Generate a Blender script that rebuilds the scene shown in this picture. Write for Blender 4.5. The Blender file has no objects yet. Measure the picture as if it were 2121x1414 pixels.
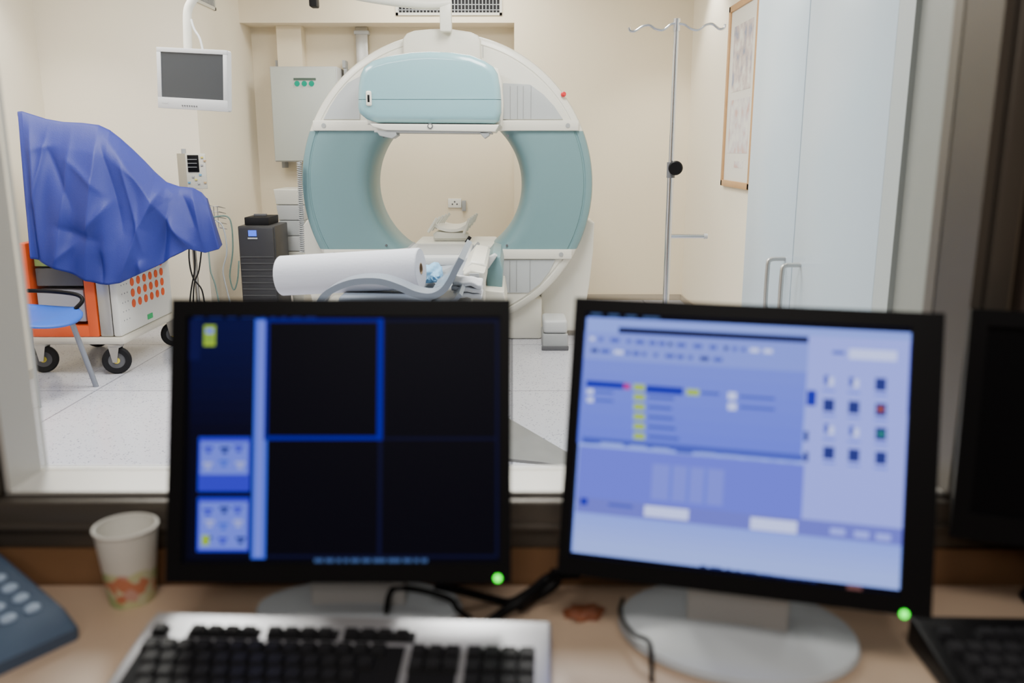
import bpy,bmesh,math,random
from mathutils import Vector,Matrix,noise
random.seed(4)
R=math.radians
F=1790.0; TH=R(12.6); C=math.cos(TH); S=math.sin(TH); CH=1.25
# ---- camera calibration helpers: project image pixel coordinates onto planes at a chosen depth or height
def ray(px,py):
    u=(px-1060.5)/F; v=(707-py)/F
    return Vector((u,C+v*S,-S+v*C))
def W(px,py,Y):
    d=ray(px,py); t=Y/d.y
    return Vector((d.x*t,Y,CH+d.z*t))
def FL(px,py,z=0.0):
    d=ray(px,py); t=(z-CH)/d.z
    return Vector((d.x*t,d.y*t,z))
# ---- materials
MC={}
def mat(name,col,rough=.5,metal=0,emit=0,bump=0,bscale=40,var=0,vscale=6,coat=0,spec=.5):
    if name in MC: return MC[name]
    m=bpy.data.materials.new(name); m.use_nodes=True; nt=m.node_tree
    b=nt.nodes["Principled BSDF"]; c=(*col,1)
    b.inputs["Base Color"].default_value=c; b.inputs["Roughness"].default_value=rough
    b.inputs["Metallic"].default_value=metal; b.inputs["Coat Weight"].default_value=coat
    b.inputs["Specular IOR Level"].default_value=spec
    tc=nt.nodes.new("ShaderNodeTexCoord")
    if var:
        n=nt.nodes.new("ShaderNodeTexNoise"); n.inputs["Scale"].default_value=vscale; n.inputs["Detail"].default_value=4
        nt.links.new(tc.outputs["Object"],n.inputs["Vector"])
        mx=nt.nodes.new("ShaderNodeMixRGB"); mx.inputs[1].default_value=tuple(x*(1-var) for x in col)+(1,)
        mx.inputs[2].default_value=tuple(min(1,x*(1+var)) for x in col)+(1,)
        nt.links.new(n.outputs["Fac"],mx.inputs[0]); nt.links.new(mx.outputs[0],b.inputs["Base Color"])
    if bump:
        n=nt.nodes.new("ShaderNodeTexNoise"); n.inputs["Scale"].default_value=bscale; n.inputs["Detail"].default_value=3
        nt.links.new(tc.outputs["Object"],n.inputs["Vector"])
        bp=nt.nodes.new("ShaderNodeBump"); bp.inputs["Strength"].default_value=bump; bp.inputs["Distance"].default_value=.01
        nt.links.new(n.outputs["Fac"],bp.inputs["Height"]); nt.links.new(bp.outputs[0],b.inputs["Normal"])
    MC[name]=m; return m
def emi(name,col,st=1.0):
    if name in MC: return MC[name]
    m=bpy.data.materials.new(name); m.use_nodes=True; nt=m.node_tree
    b=nt.nodes["Principled BSDF"]; b.inputs["Base Color"].default_value=(.003,.003,.004,1); b.inputs["Roughness"].default_value=.4
    b.inputs["Specular IOR Level"].default_value=.08
    b.inputs["Emission Color"].default_value=(*col,1); b.inputs["Emission Strength"].default_value=st
    MC[name]=m; return m
# ---- mesh helpers
def link(o,parent=None):
    bpy.context.scene.collection.objects.link(o)
    if parent is not None: o.parent=parent
    return o
def fin(bm,name,mats,parent=None,M=None,angle=35,label=None,local=False):
    if M is not None: bm.transform(M)
    if parent is not None and not local: bm.transform(Matrix.Translation(-parent.location))
    bmesh.ops.recalc_face_normals(bm,faces=bm.faces[:])
    me=bpy.data.meshes.new(name); bm.to_mesh(me); bm.free()
    if not isinstance(mats,(list,tuple)): mats=[mats]
    for m in mats: me.materials.append(m)
    for p in me.polygons: p.use_smooth=True
    me.set_sharp_from_angle(angle=R(angle))
    o=bpy.data.objects.new(name,me); link(o,parent)
    if label: o["label"]=label
    return o
def thing(name,label,cat,loc=(0,0,0),rotz=0,group=None):
    e=bpy.data.objects.new(name,None); e.empty_display_size=.05; e.location=loc; e.rotation_euler=(0,0,rotz)
    link(e); e["label"]=label; e["category"]=cat
    if group: e["group"]=group
    return e
def tag(o,label,cat,group=None):
    o["label"]=label; o["category"]=cat
    if group: o["group"]=group
    return o
def recenter(o):
    me=o.data
    xs=[v.co for v in me.vertices]
    c=Vector(((min(v.x for v in xs)+max(v.x for v in xs))/2,(min(v.y for v in xs)+max(v.y for v in xs))/2,min(v.z for v in xs)))
    me.transform(Matrix.Translation(-c)); o.location=c
    return o
def bbox(bm,x0,x1,y0,y1,z0,z1,bev=0,seg=2,mi=0):
    r=bmesh.ops.create_cube(bm,size=1)
    vs=r["verts"]
    for v in vs:
        v.co=Vector((x0 if v.co.x<0 else x1,y0 if v.co.y<0 else y1,z0 if v.co.z<0 else z1))
    fs=list({f for v in vs for f in v.link_faces})
    for f in fs: f.material_index=mi
    if bev:
        es=list({e for v in vs for e in v.link_edges})
        rr=bmesh.ops.bevel(bm,geom=es,offset=bev,segments=seg,profile=.5,affect='EDGES')
        for f in rr["faces"]: f.material_index=mi
def box(name,x0,x1,y0,y1,z0,z1,m,parent=None,bev=0,seg=2,M=None,label=None,local=False):
    bm=bmesh.new(); bbox(bm,min(x0,x1),max(x0,x1),min(y0,y1),max(y0,y1),min(z0,z1),max(z0,z1),bev,seg)
    return fin(bm,name,m,parent,M,label=label,local=local)
def bprism(bm,pts,d,bev=0,seg=3,mi=0):
    vs=[bm.verts.new(p) for p in pts]; f=bm.faces.new(vs)
    r=bmesh.ops.extrude_face_region(bm,geom=[f])
    nv=[g for g in r["geom"] if isinstance(g,bmesh.types.BMVert)]
    for v in nv: v.co+=Vector(d)
    allv=vs+nv; fs=list({ff for v in allv for ff in v.link_faces})
    for ff in fs: ff.material_index=mi
    if bev:
        s1=set(vs); s2=set(nv)
        es=[e for e in {e for v in allv for e in v.link_edges} if (e.verts[0] in s1 and e.verts[1] in s1) or (e.verts[0] in s2 and e.verts[1] in s2)]
        bmesh.ops.bevel(bm,geom=es,offset=bev,segments=seg,profile=.5,affect='EDGES')
def prism(name,pts,d,m,parent=None,bev=0,seg=3,angle=35,M=None,label=None):
    bm=bmesh.new(); bprism(bm,[Vector(p) for p in pts],d,bev,seg)
    return fin(bm,name,m,parent,M,angle=angle,label=label)
def pxprism(name,pl,y0,y1,m,parent=None,bev=0,seg=3,angle=35):
    return prism(name,[W(a,b,y0) for a,b in pl],(0,y1-y0,0),m,parent,bev,seg,angle)
def blathe(bm,prof,seg=32,M=Matrix(),closed=False,mi=0):
    rings=[]
    for r,h in prof:
        if r<1e-6: rings.append([bm.verts.new(M@Vector((0,0,h)))])
        else: rings.append([bm.verts.new(M@Vector((r*math.cos(2*math.pi*i/seg),r*math.sin(2*math.pi*i/seg),h))) for i in range(seg)])
    pairs=list(zip(rings,rings[1:]))
    if closed: pairs.append((rings[-1],rings[0]))
    for a,b in pairs:
        for i in range(seg):
            j=(i+1)%seg
            q=[a[i%len(a)],a[j%len(a)],b[j%len(b)],b[i%len(b)]]
            u=[]
            for v in q:
                if v not in u: u.append(v)
            if len(u)>2:
                f=bm.faces.new(u); f.material_index=mi
def lathe(name,prof,m,parent=None,seg=32,M=Matrix(),closed=False,angle=35,label=None,local=False):
    bm=bmesh.new(); blathe(bm,prof,seg,M,closed)
    return fin(bm,name,m,parent,angle=angle,label=label,local=local)
def axisM(p,d):
    d=Vector(d).normalized(); q=d.to_track_quat('Z','Y')
    return Matrix.Translation(Vector(p))@q.to_matrix().to_4x4()
def bcyl(bm,p0,p1,r,r2=None,seg=16,mi=0):
    p0=Vector(p0);p1=Vector(p1);L=(p1-p0).length
    blathe(bm,[(0,0),(r,0),(r if r2 is None else r2,L),(0,L)],seg,axisM(p0,p1-p0),mi=mi)
def cyl(name,p0,p1,r,m,parent=None,r2=None,seg=20,label=None,local=False):
    bm=bmesh.new(); bcyl(bm,p0,p1,r,r2,seg); return fin(bm,name,m,parent,label=label,local=local)
def smooth_pts(pts,n=6):
    P=[Vector(p) for p in pts]; out=[]
    for i in range(len(P)-1):
        a=P[max(0,i-1)];b=P[i];c=P[i+1];d=P[min(len(P)-1,i+2)]
        for k in range(n):
            t=k/n
            out.append(.5*((2*b)+(c-a)*t+(2*a-5*b+4*c-d)*t*t+(3*b-a-3*c+d)*t**3))
    out.append(P[-1]); return out
def btube(bm,pts,r,seg=8,n=6,mi=0):
    P=smooth_pts(pts,n) if n>1 else [Vector(p) for p in pts]
    up=None; rings=[]
    for i,p in enumerate(P):
        t=(P[min(i+1,len(P)-1)]-P[max(i-1,0)]).normalized()
        if up is None:
            up=t.orthogonal().normalized()
        up=(up-t*up.dot(t)).normalized(); s=t.cross(up)
        rings.append([bm.verts.new(p+r*(math.cos(2*math.pi*k/seg)*up+math.sin(2*math.pi*k/seg)*s)) for k in range(seg)])
    for a,b in zip(rings,rings[1:]):
        for k in range(seg):
            f=bm.faces.new([a[k],a[(k+1)%seg],b[(k+1)%seg],b[k]]); f.material_index=mi
    bm.faces.new(rings[0]).material_index=mi; bm.faces.new(rings[-1]).material_index=mi
def tube(name,pts,r,m,parent=None,seg=8,n=6,label=None,local=False):
    bm=bmesh.new(); btube(bm,pts,r,seg,n); return fin(bm,name,m,parent,angle=60,label=label,local=local)
# ---- palette
wallM=mat("wall_paint",(.80,.70,.53),.6,bump=.05,bscale=120,var=.03,vscale=2)
wall2=mat("wall_paint_light",(.84,.76,.62),.6,bump=.05,bscale=120)
white=mat("white_plastic",(.70,.68,.61),.32)
white2=mat("warm_white_plastic",(.62,.60,.53),.4)
grayw=mat("grey_white_panel",(.43,.45,.465),.4)
teal=mat("teal_plastic",(.150,.265,.290),.36,var=.03,vscale=2)
teal2=mat("teal_gloss",(.215,.39,.44),.22,coat=.35)
black=mat("black_plastic",(.005,.005,.006),.4,spec=.12)
black2=mat("black_matte",(.010,.010,.012),.6,spec=.2)
dgray=mat("dark_grey",(.10,.10,.11),.5)
gray=mat("mid_grey",(.33,.34,.35),.45)
lgray=mat("light_grey",(.50,.51,.52),.45)
chrome=mat("chrome",(.62,.62,.65),.2,1)
steel=mat("brushed_steel",(.50,.49,.47),.38,1)
seam=mat("dark_seam",(.05,.08,.08),.6)
orange=mat("orange_plastic",(.85,.11,.02),.45)
# ---- room shell
def struct(o): o["kind"]="structure"; return o
XL=-3.19; XR=1.43; YB=7.2; YR=7.5; YBK=6.1; XBK=-2.15; CZ=2.75
floorM=bpy.data.materials.new("speckled_vinyl"); floorM.use_nodes=True
nt=floorM.node_tree; b=nt.nodes["Principled BSDF"]; b.inputs["Roughness"].default_value=.2
tc=nt.nodes.new("ShaderNodeTexCoord")
vo=nt.nodes.new("ShaderNodeTexVoronoi"); vo.inputs["Scale"].default_value=62
nt.links.new(tc.outputs["Object"],vo.inputs["Vector"])
rp=nt.nodes.new("ShaderNodeValToRGB"); rp.color_ramp.elements[0].position=.12; rp.color_ramp.elements[0].color=(.15,.155,.20,1)
rp.color_ramp.elements[1].position=.28; rp.color_ramp.elements[1].color=(.54,.54,.60,1)
nt.links.new(vo.outputs["Distance"],rp.inputs[0])
no=nt.nodes.new("ShaderNodeTexNoise"); no.inputs["Scale"].default_value=30; nt.links.new(tc.outputs["Object"],no.inputs["Vector"])
mx=nt.nodes.new("ShaderNodeMixRGB"); mx.inputs[2].default_value=(.54,.54,.60,1)
rr=nt.nodes.new("ShaderNodeValToRGB"); rr.color_ramp.elements[0].position=.50; rr.color_ramp.elements[1].position=.64
nt.links.new(no.outputs["Fac"],rr.inputs[0]); nt.links.new(rr.outputs[0],mx.inputs[0]); nt.links.new(rp.outputs[0],mx.inputs[1])
br=nt.nodes.new("ShaderNodeTexBrick"); br.offset=0; br.inputs["Scale"].default_value=1; br.inputs["Brick Width"].default_value=1.1; br.inputs["Row Height"].default_value=1.1
br.inputs["Mortar Size"].default_value=.005; br.inputs["Color1"].default_value=(1,1,1,1); br.inputs["Color2"].default_value=(1,1,1,1); br.inputs["Mortar"].default_value=(.5,.5,.52,1)
nt.links.new(tc.outputs["Object"],br.inputs["Vector"])
mm=nt.nodes.new("ShaderNodeMixRGB"); mm.blend_type='MULTIPLY'; mm.inputs[0].default_value=1
nt.links.new(mx.outputs[0],mm.inputs[1]); nt.links.new(br.outputs[0],mm.inputs[2]); nt.links.new(mm.outputs[0],b.inputs["Base Color"])
struct(box("floor",XL-.1,1.6,-1.6,YR+.1,-.1,0,floorM))
ceilM=mat("ceiling_paint",(.85,.83,.78),.7,bump=.03)
struct(box("ceiling",XL-.1,1.6,-1.6,YR+.1,CZ,CZ+.1,ceilM))
xr_rec=W(1065,250,YB).x
struct(box("wall_left",XL-.1,XL,1.1,YBK,0,CZ,wall2))
struct(box("wall_left_block",XL-.1,XBK,YBK,YR+.1,0,CZ,wall2))
struct(box("wall_back_recess",XBK,xr_rec,YR,YR+.1,0,CZ,wallM))
struct(box("wall_back",xr_rec,1.6,YB,YR+.1,0,CZ,wallM))
zs=W(700,47,YB).z
struct(box("trim_1",XBK,xr_rec,YB,YR,zs,CZ,wallM))
struct(box("wall_right",XR,1.6,2.46,YB,0,CZ,wall2))
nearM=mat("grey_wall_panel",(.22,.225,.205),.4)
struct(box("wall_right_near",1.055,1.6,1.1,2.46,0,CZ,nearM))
struct(box("trim_2",1.04,1.055,2.36,2.46,0,CZ,mat("pale_jamb",(.38,.41,.41),.4)))
struct(box("trim_3",1.045,1.055,2.05,2.10,0,CZ,mat("pale_jamb_dark",(.28,.28,.25),.4)))
bbm=mat("baseboard_grey",(.42,.36,.28),.5)
struct(box("baseboard_back",xr_rec,XR-.012,YB-.012,YB,0,.05,bbm))
struct(box("baseboard_right",XR-.012,XR,3.95,YB,0,.05,bbm))
struct(box("baseboard_left",XL,XL+.012,1.1,YBK,0,.05,bbm))
# window partition
XWl=-.632; XWr=.55; ZW0=.83; ZW1=1.8
crM=mat("control_room_wall",(.16,.12,.08),.6)
bm=bmesh.new()
for a in [(XL-.1,XWl,1.02,1.10,0,CZ),(XWr,1.6,1.02,1.10,0,CZ),(XWl,XWr,1.02,1.10,0,ZW0),(XWl,XWr,1.02,1.10,ZW1,CZ)]: bbox(bm,*a)
struct(fin(bm,"wall_window",crM))
for n,a in (("wall_control_left",(-1.7,-1.6,-1.6,1.02,0,CZ)),("wall_control_right",(1.5,1.6,-1.6,1.02,0,CZ)),("wall_control_back",(-1.7,1.6,-1.7,-1.6,0,CZ))):
    struct(box(n,*a,crM))
rev=mat("window_reveal_aluminium",(.60,.585,.55),.35,.2)
bm=bmesh.new()
bbox(bm,XWl,XWl+.006,1.012,1.102,ZW0,ZW1); bbox(bm,XWl,XWr,1.012,1.102,ZW0-.002,ZW0+.002)
struct(fin(bm,"trim_4",rev))
frM=mat("window_frame_metal",(.125,.108,.09),.35,.5,var=.15,vscale=3)
bm=bmesh.new()
bbox(bm,XWr-.012,XWr,1.0,1.115,ZW0,ZW1)
bbox(bm,XWl-.10,XWr+.10,.992,1.02,.765,ZW0-.004,.004)
bbox(bm,XWl-.10,XWr+.10,.986,1.0,.790,.798,.002)
bbox(bm,XWl-.06,XWl-.002,.992,1.02,ZW0-.004,ZW1,.004); bbox(bm,XWr+.002,XWr+.03,.992,1.02,ZW0-.004,ZW1,.004)
struct(fin(bm,"trim_5",frM))
struct(box("trim_6",XWr+.045,XWr+.10,.994,1.02,ZW0-.004,ZW1,mat("tan_casing",(.07,.05,.04),.5),None,.004))
gl=bpy.data.materials.new("window_glass"); gl.use_nodes=True; nt=gl.node_tree; nt.nodes.clear()
o=nt.nodes.new("ShaderNodeOutputMaterial"); t=nt.nodes.new("ShaderNodeBsdfTransparent"); t.inputs[0].default_value=(.97,.985,.98,1)
g=nt.nodes.new("ShaderNodeBsdfGlossy"); g.inputs["Roughness"].default_value=.0; fr=nt.nodes.new("ShaderNodeFresnel"); fr.inputs[0].default_value=1.3
ms=nt.nodes.new("ShaderNodeMixShader"); nt.links.new(fr.outputs[0],ms.inputs[0]); nt.links.new(t.outputs[0],ms.inputs[1]); nt.links.new(g.outputs[0],ms.inputs[2]); nt.links.new(ms.outputs[0],o.inputs[0])
struct(box("window_1",XWl+.007,XWr-.012,1.085,1.09,ZW0+.003,ZW1,gl))
# vents
def vent(name,x0,x1,z0,z1,y):
    e=thing(name,"white metal ventilation grille with dark slots set in the soffit","vent",((x0+x1)/2,y,z0))
    bm=bmesh.new()
    for a in [(x0,x1,z0,z0+.02),(x0,x1,z1-.02,z1),(x0,x0+.02,z0,z1),(x1-.02,x1,z0,z1)]: bbox(bm,a[0],a[1],y-.012,y-.001,a[2],a[3])
    fin(bm,"grille_frame",white2,e)
    box("grille_back",x0+.01,x1-.01,y-.004,y-.001,z0+.01,z1-.01,black2,e)
    bm=bmesh.new(); n=int((x1-x0)/.028)
    for i in range(n):
        x=x0+.02+i*(x1-x0-.04)/n; bbox(bm,x,x+.007,y-.010,y-.005,z0+.015,z1-.015)
    for k in range(1,6):
        z=z0+(z1-z0)*k/6; bbox(bm,x0+.015,x1-.015,y-.010,y-.006,z-.003,z+.003)
    fin(bm,"grille_slats",gray,e); return e
a=W(820,32,YB); b_=W(1040,32,YB)
vent("ventilation_grille",a.x,b_.x,a.z,a.z+.24,YB)
e=thing("ventilation_louvre","slatted air louvre near the ceiling on cream wall","vent",(XBK,6.4,2.27))
bm=bmesh.new()
bbox(bm,XBK,XBK+.012,6.14,6.62,2.22,2.24);bbox(bm,XBK,XBK+.012,6.14,6.62,2.55,2.57);bbox(bm,XBK,XBK+.012,6.14,6.16,2.22,2.57);bbox(bm,XBK,XBK+.012,6.60,6.62,2.22,2.57)
fin(bm,"grille_frame",white2,e)
bm=bmesh.new()
for i in range(14): bbox(bm,XBK+.001,XBK+.009,6.17+i*.031,6.185+i*.031,2.24,2.55)
fin(bm,"grille_slats",gray,e)
p=W(750,80,YR-.05)
cy=thing("wall_conduit","silver metal conduit running down the recessed wall","pipe",(p.x,YR-.05,1.6))
box("conduit_body",p.x-.05,p.x+.05,YR-.08,YR-.001,1.6,zs-.001,steel,cy,.006)
box("conduit_collar",p.x-.06,p.x+.06,YR-.09,YR-.001,zs-.06,zs-.03,lgray,cy,.004)
p=W(602,100,YR-.1); struct(box("trim_7",p.x-.10,p.x+.10,YR-.14,YR-.001,1.75,zs-.001,wallM))
# ---- GANTRY
GX=-.415; GZ=1.017; GY=5.60
g=thing("gamma_camera_gantry","large round white and teal scanner gantry with open bore","medical scanner",(GX,GY+.2,0))
prof=[(.485,6.0),(.478,5.82),(.482,5.72),(.50,5.655),(.525,5.62),(.56,5.602),(.60,5.60),(.870,5.60),(.875,5.607),(.882,5.607),(.887,5.602),(.910,5.605),(.924,5.615),(.932,5.64),(.932,6.0)]
def ring():
    bm=bmesh.new(); n=128; rings=[]
    for r,y in prof: rings.append([bm.verts.new((GX+r*math.cos(2*math.pi*i/n),y,GZ+r*math.sin(2*math.pi*i/n))) for i in range(n)])
    for k in range(len(rings)):
        A=rings[k];B=rings[(k+1)%len(rings)]
        for i in range(n): bm.faces.new([A[i],A[(i+1)%n],B[(i+1)%n],B[i]])
    return bm
def cut(bm,p,nrm):
    gm=bm.verts[:]+bm.edges[:]+bm.faces[:]
    bmesh.ops.bisect_plane(bm,geom=gm,plane_co=p,plane_no=nrm,clear_outer=True)
zt=W(926,271,GY).z; zb=W(926,516,GY).z
bm=ring(); cut(bm,(0,0,zt),(0,0,-1)); fin(bm,"upper_housing",white,g)
bm=ring(); cut(bm,(0,0,zb),(0,0,1)); fin(bm,"lower_housing",white,g)
for sgn in (-1,1):
    bm=ring(); cut(bm,(0,0,zt),(0,0,1)); cut(bm,(0,0,zb),(0,0,-1)); cut(bm,(GX,0,0),(-sgn,0,0))
    fin(bm,"side_cover",teal,g,label="teal curved side cover")
def bar(py0,py1,nm):
    za=W(926,py1,GY).z; zz=W(926,py0,GY).z; zm=(za+zz)/2; hw=math.sqrt(.925**2-(zm-GZ)**2)-.012
    box(nm,GX-hw,GX+hw,GY-.02,GY+.03,za,zz,white,g,.008)
    for s in (-1,1):
        cyl("bar_screw",(GX+s*(hw-.07),GY-.024,zm),(GX+s*(hw-.07),GY-.02,zm),.014,gray,g)
bar(249,271,"cross_bar"); bar(516,536,"cross_bar")
def gp(pl,m,nm,y=GY-.006): pxprism(nm,pl,y,GY+.01,m,g)
gp([(1042,172),(1098,175),(1125,195),(1148,220),(1166,247),(1042,247)],grayw,"inset_panel")
gp([(745,158),(720,172),(700,195),(684,220),(670,247),(745,247)],grayw,"inset_panel")
gp([(1042,538),(1150,538),(1138,562),(1118,588),(1094,606),(1042,606)],grayw,"inset_panel")
gp([(812,538),(700,538),(715,565),(735,588),(760,606),(812,606)],grayw,"inset_panel")
pgm=mat("panel_groove",(.25,.25,.25),.5)
for x,y0,y1 in ((1057,178,246),(1072,178,246),(1084,178,246),(1100,178,246),(1056,540,604),(1070,540,604),(1098,540,604)):
    p=W(x,y0,GY-.008);q=W(x,y1,GY-.008); box("panel_groove",p.x-.0015,p.x+.0015,GY-.0085,GY-.005,q.z,p.z,pgm,g)
for x,y in ((1052,281),(800,508),(1050,508),(795,283)):
    p=W(x,y,GY); cyl("cover_screw",p+Vector((0,-.004,0)),p+Vector((0,.01,0)),.007,dgray,g)
p=W(1166,196,GY); lathe("emergency_button",[(0,.022),(.012,.020),(.016,.012),(.016,0),(0,0)],mat("red_button",(.6,.02,.03),.4),g,M=axisM(p,(.5,-1,.3)))
p=W(1000,95,GY); q=W(1005,120,GY)
box("housing_seam",p.x,p.x+.003,GY-.003,GY+.004,q.z,p.z,pgm,g)
pxprism("top_cap",[(835,120),(834,80),(842,69),(858,63),(890,60),(935,60),(975,66),(990,73),(996,84),(997,125)],5.55,5.80,white2,g,.015)
box("plinth",GX-.80,.20,5.66,6.2,0,.28,white,g,.02)
pxprism("side_shroud",[(1205,452),(1219,455),(1232,462),(1229,520),(1221,590),(1210,650),(1196,685),(1120,685),(1120,560),(1190,500)],5.75,6.15,white,g,.012)
pxprism("side_shroud",[(650,452),(636,455),(625,470),(630,520),(640,600),(655,660),(670,685),(760,685),(760,560),(690,500)],5.78,6.15,white,g,.012)
fb=thing("foot_pedal_box","grey plastic equipment box standing on the floor by the scanner","equipment box",(FL(1150,724).x,5.40,0))
x0=W(1124,690,5.33).x; x1=W(1177,690,5.33).x; ztb=W(1150,664,5.33).z
box("box_body",x0,x1,5.33,5.60,0,ztb*.55,gray,fb,.012)
box("box_lid",x0+.004,x1-.004,5.335,5.60,ztb*.55+.002,ztb,lgray,fb,.02,3)
box("box_foot",x0-.006,x1+.004,5.325,5.345,0,.03,dgray,fb,.006)
# ---- detector head
DY=5.05
dh=thing("detector_head","glossy teal detector head with white base mounted on gantry","medical detector",(GX,5.3,W(890,272,DY).z))
full=[(742,234),(739,222),(739,204),(740,178),(744,154),(752,137),(770,124),(800,115),(850,107),(890,105),(935,107),(975,113),(1004,125),(1022,137),(1031,152),(1036,180),(1038,209),(1038,232),(1034,249),(1024,256),(780,254),(758,247)]
zseam=W(890,206,DY).z
for up_,nm in ((1,"upper_cover"),(0,"lower_cover")):
    bm=bmesh.new(); bprism(bm,[W(a,b2,DY) for a,b2 in full],(0,.42,0),.045,8)
    cut(bm,(0,0,zseam+(.0015 if up_ else -.0015)),(0,0,-1 if up_ else 1)); bmesh.ops.holes_fill(bm,edges=bm.edges[:])
    fin(bm,nm,teal2,dh,angle=50)
bm=bmesh.new(); bprism(bm,[W(a,b2,DY)+Vector((0,.004,0)) for a,b2 in full],(0,.41,0),.045,8)
cut(bm,(0,0,zseam+.003),(0,0,1)); cut(bm,(0,0,zseam-.003),(0,0,-1)); bmesh.ops.scale(bm,vec=(.994,1,1),verts=bm.verts[:],space=Matrix.Translation((-W(889,206,DY).x,0,0)))
fin(bm,"seam_line",seam,dh)
pxprism("rear_shell",[(752,200),(760,140),(800,122),(890,110),(985,122),(1033,142),(1040,170),(1043,215),(1040,262),(760,258)],5.30,5.575,white,dh,.02)
pxprism("collimator_plate",[(766,256),(1034,258),(1026,273),(800,270),(772,263)],DY-.01,5.55,white,dh,.006)
for a in (800,1002):
    w=20 if a==800 else 10
    pxprism("collimator_grip",[(a-w,272),(a+w,273),(a+w+2,280),(a+w-8,287),(a-w+6,281)],DY,5.2,gray,dh,.004)
pxprism("collimator_rail",[(775,270),(1018,272),(1018,276),(775,274)],DY,5.5,gray,dh,.002)
p=W(764,204,DY)
bm=bmesh.new(); bbox(bm,p.x-.016,p.x+.016,DY-.012,DY+.03,p.z-.042,p.z+.042,.011,4); fin(bm,"latch_plate",white,dh)
bm=bmesh.new(); bbox(bm,p.x-.006,p.x+.006,DY-.015,DY-.011,p.z-.020,p.z+.020,.0015); fin(bm,"latch_slot",black,dh)
p=W(891,261,DY-.01); bm=bmesh.new(); bcyl(bm,p+Vector((0,-.005,0)),p+Vector((0,.005,0)),.016,mi=0); bcyl(bm,p+Vector((0,-.007,0)),p+Vector((0,.0,0)),.010,mi=1)
fin(bm,"badge",[dgray,white],dh)
# ---- boom arm
ba=thing("ceiling_boom_arm","white tubular ceiling boom arm ending above the gantry","support arm",(GX,5.9,CZ))
p0=W(924,66,5.50); p1=W(924,8,5.50)
box("boom_post",p0.x-.035,p0.x+.035,5.47,5.54,p0.z,p1.z+.02,white,ba,.008)
pa=W(935,6,5.50)
tube("boom_tube",[pa,W(880,9,5.48),W(800,0,5.45),W(730,-12,5.4),W(650,-30,5.3),W(600,-60,5.2)],.030,white,ba,12)
q=W(600,-60,5.2); cyl("boom_mount",q,(q.x,q.y,CZ),.04,white,ba)
p=W(650,6,6.6)
sc=thing("wall_speaker","small black device mounted under the ceiling","camera",(p.x,p.y,p.z))
bm=bmesh.new(); bbox(bm,p.x-.028,p.x+.028,6.56,6.66,p.z-.03,p.z+.09,.01); fin(bm,"device_body",black2,sc)
cyl("device_bracket",(p.x,6.61,p.z+.07),(p.x,6.61,CZ),.01,dgray,sc)
# ---- BED
bd=thing("patient_table","long white patient table with grey cradle running into the bore","examination table",(-.42,4.7,0))
box("pedestal",-.62,-.22,4.3,5.3,0,.5,white2,bd,.03)
box("table_frame",-.64,-.18,3.55,5.52,.50,.585,white,bd,.02)
def usheet(bm,prof,y0,y1,th):
    P=[Vector((a,0,b)) for a,b in prof]; N=[]
    for i in range(len(P)):
        t=(P[min(i+1,len(P)-1)]-P[max(i-1,0)]).normalized(); N.append(Vector((-t.z,0,t.x)))
    loop=[p+n*th/2 for p,n in zip(P,N)]+[p-n*th/2 for p,n in reversed(list(zip(P,N)))]
    bprism(bm,[Vector((p.x,y0,p.z)) for p in loop],(0,y1-y0,0),.0)
bm=bmesh.new(); usheet(bm,[(-.63,.665),(-.60,.635),(-.52,.612),(-.42,.605),(-.32,.612),(-.24,.635),(-.21,.665)],3.5,5.5,.018)
fin(bm,"pallet",mat("pallet_grey",(.30,.33,.38),.4),bd)
box("cushion",-.70,-.33,3.42,3.80,.625,.672,mat("cushion_grey",(.20,.23,.28),.6),bd,.02,3)
box("drive_cover",-.62,-.24,4.75,5.45,.615,.665,lgray,bd,.012)
box("drive_slot",-.58,-.30,4.85,5.35,.664,.668,gray,bd)
cgm=mat("cradle_grey_blue",(.19,.22,.27),.35)
sp=smooth_pts([W(a,b,3.24) for a,b in [(656,640),(668,616),(695,597),(735,584),(785,583),(825,595),(858,609),(890,614),(915,604),(932,582),(944,558),(956,536)]],4)
bm=bmesh.new(); usheet(bm,[(p.x,p.z) for p in sp],3.24,3.37,.024)
fin(bm,"head_cradle",cgm,bd,label="blue-grey wavy moulded head cradle")
sp=smooth_pts([W(a,b,3.24) for a,b in [(893,614),(915,604),(932,582),(944,558),(956,536)]],4)
bm=bmesh.new(); usheet(bm,[(p.x,p.z) for p in sp],3.371,3.9,.024)
fin(bm,"cradle_side_wing",cgm,bd)
pxprism("side_rail",[(958,560),(975,540),(1003,545),(1008,552),(1003,600),(965,596)],4.17,4.9,white,bd,.012)
pxprism("control_pod",[(960,566),(975,558),(1004,564),(1003,640),(950,640)],3.95,4.16,white2,bd,.015)
pxprism("control_keypad",[(972,566),(992,566),(994,578),(974,578)],3.943,3.96,lgray,bd,.002)
pxprism("teal_end_cover",[(1006,545),(1020,527),(1036,532),(1042,560),(1040,602),(1008,606)],4.75,5.4,teal,bd,.012)
pxprism("rail_handle",[(1008,534),(1025,526),(1030,530),(1012,556),(1004,560)],4.7,4.76,lgray,bd,.006)
pxprism("lower_rail",[(1000,600),(1044,604),(1050,640),(990,640)],4.6,5.2,white2,bd,.01)
box("rear_carriage",W(866,500,5.9).x,W(1028,500,5.9).x,5.56,6.15,.612,.640,white,bd,.012)
box("carriage_riser",W(900,500,5.9).x,W(972,500,5.9).x,5.82,6.0,.641,.675,white2,bd,.01)
cr=thing("arm_support_cradle","white curved arm and head support with rows of rods","medical support",(W(933,480,5.95).x,5.95,.676))
sp=smooth_pts([W(a,b2,5.80) for a,b2 in ((898,464),(912,473),(928,477),(945,477),(958,473),(972,463))],3)
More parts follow.
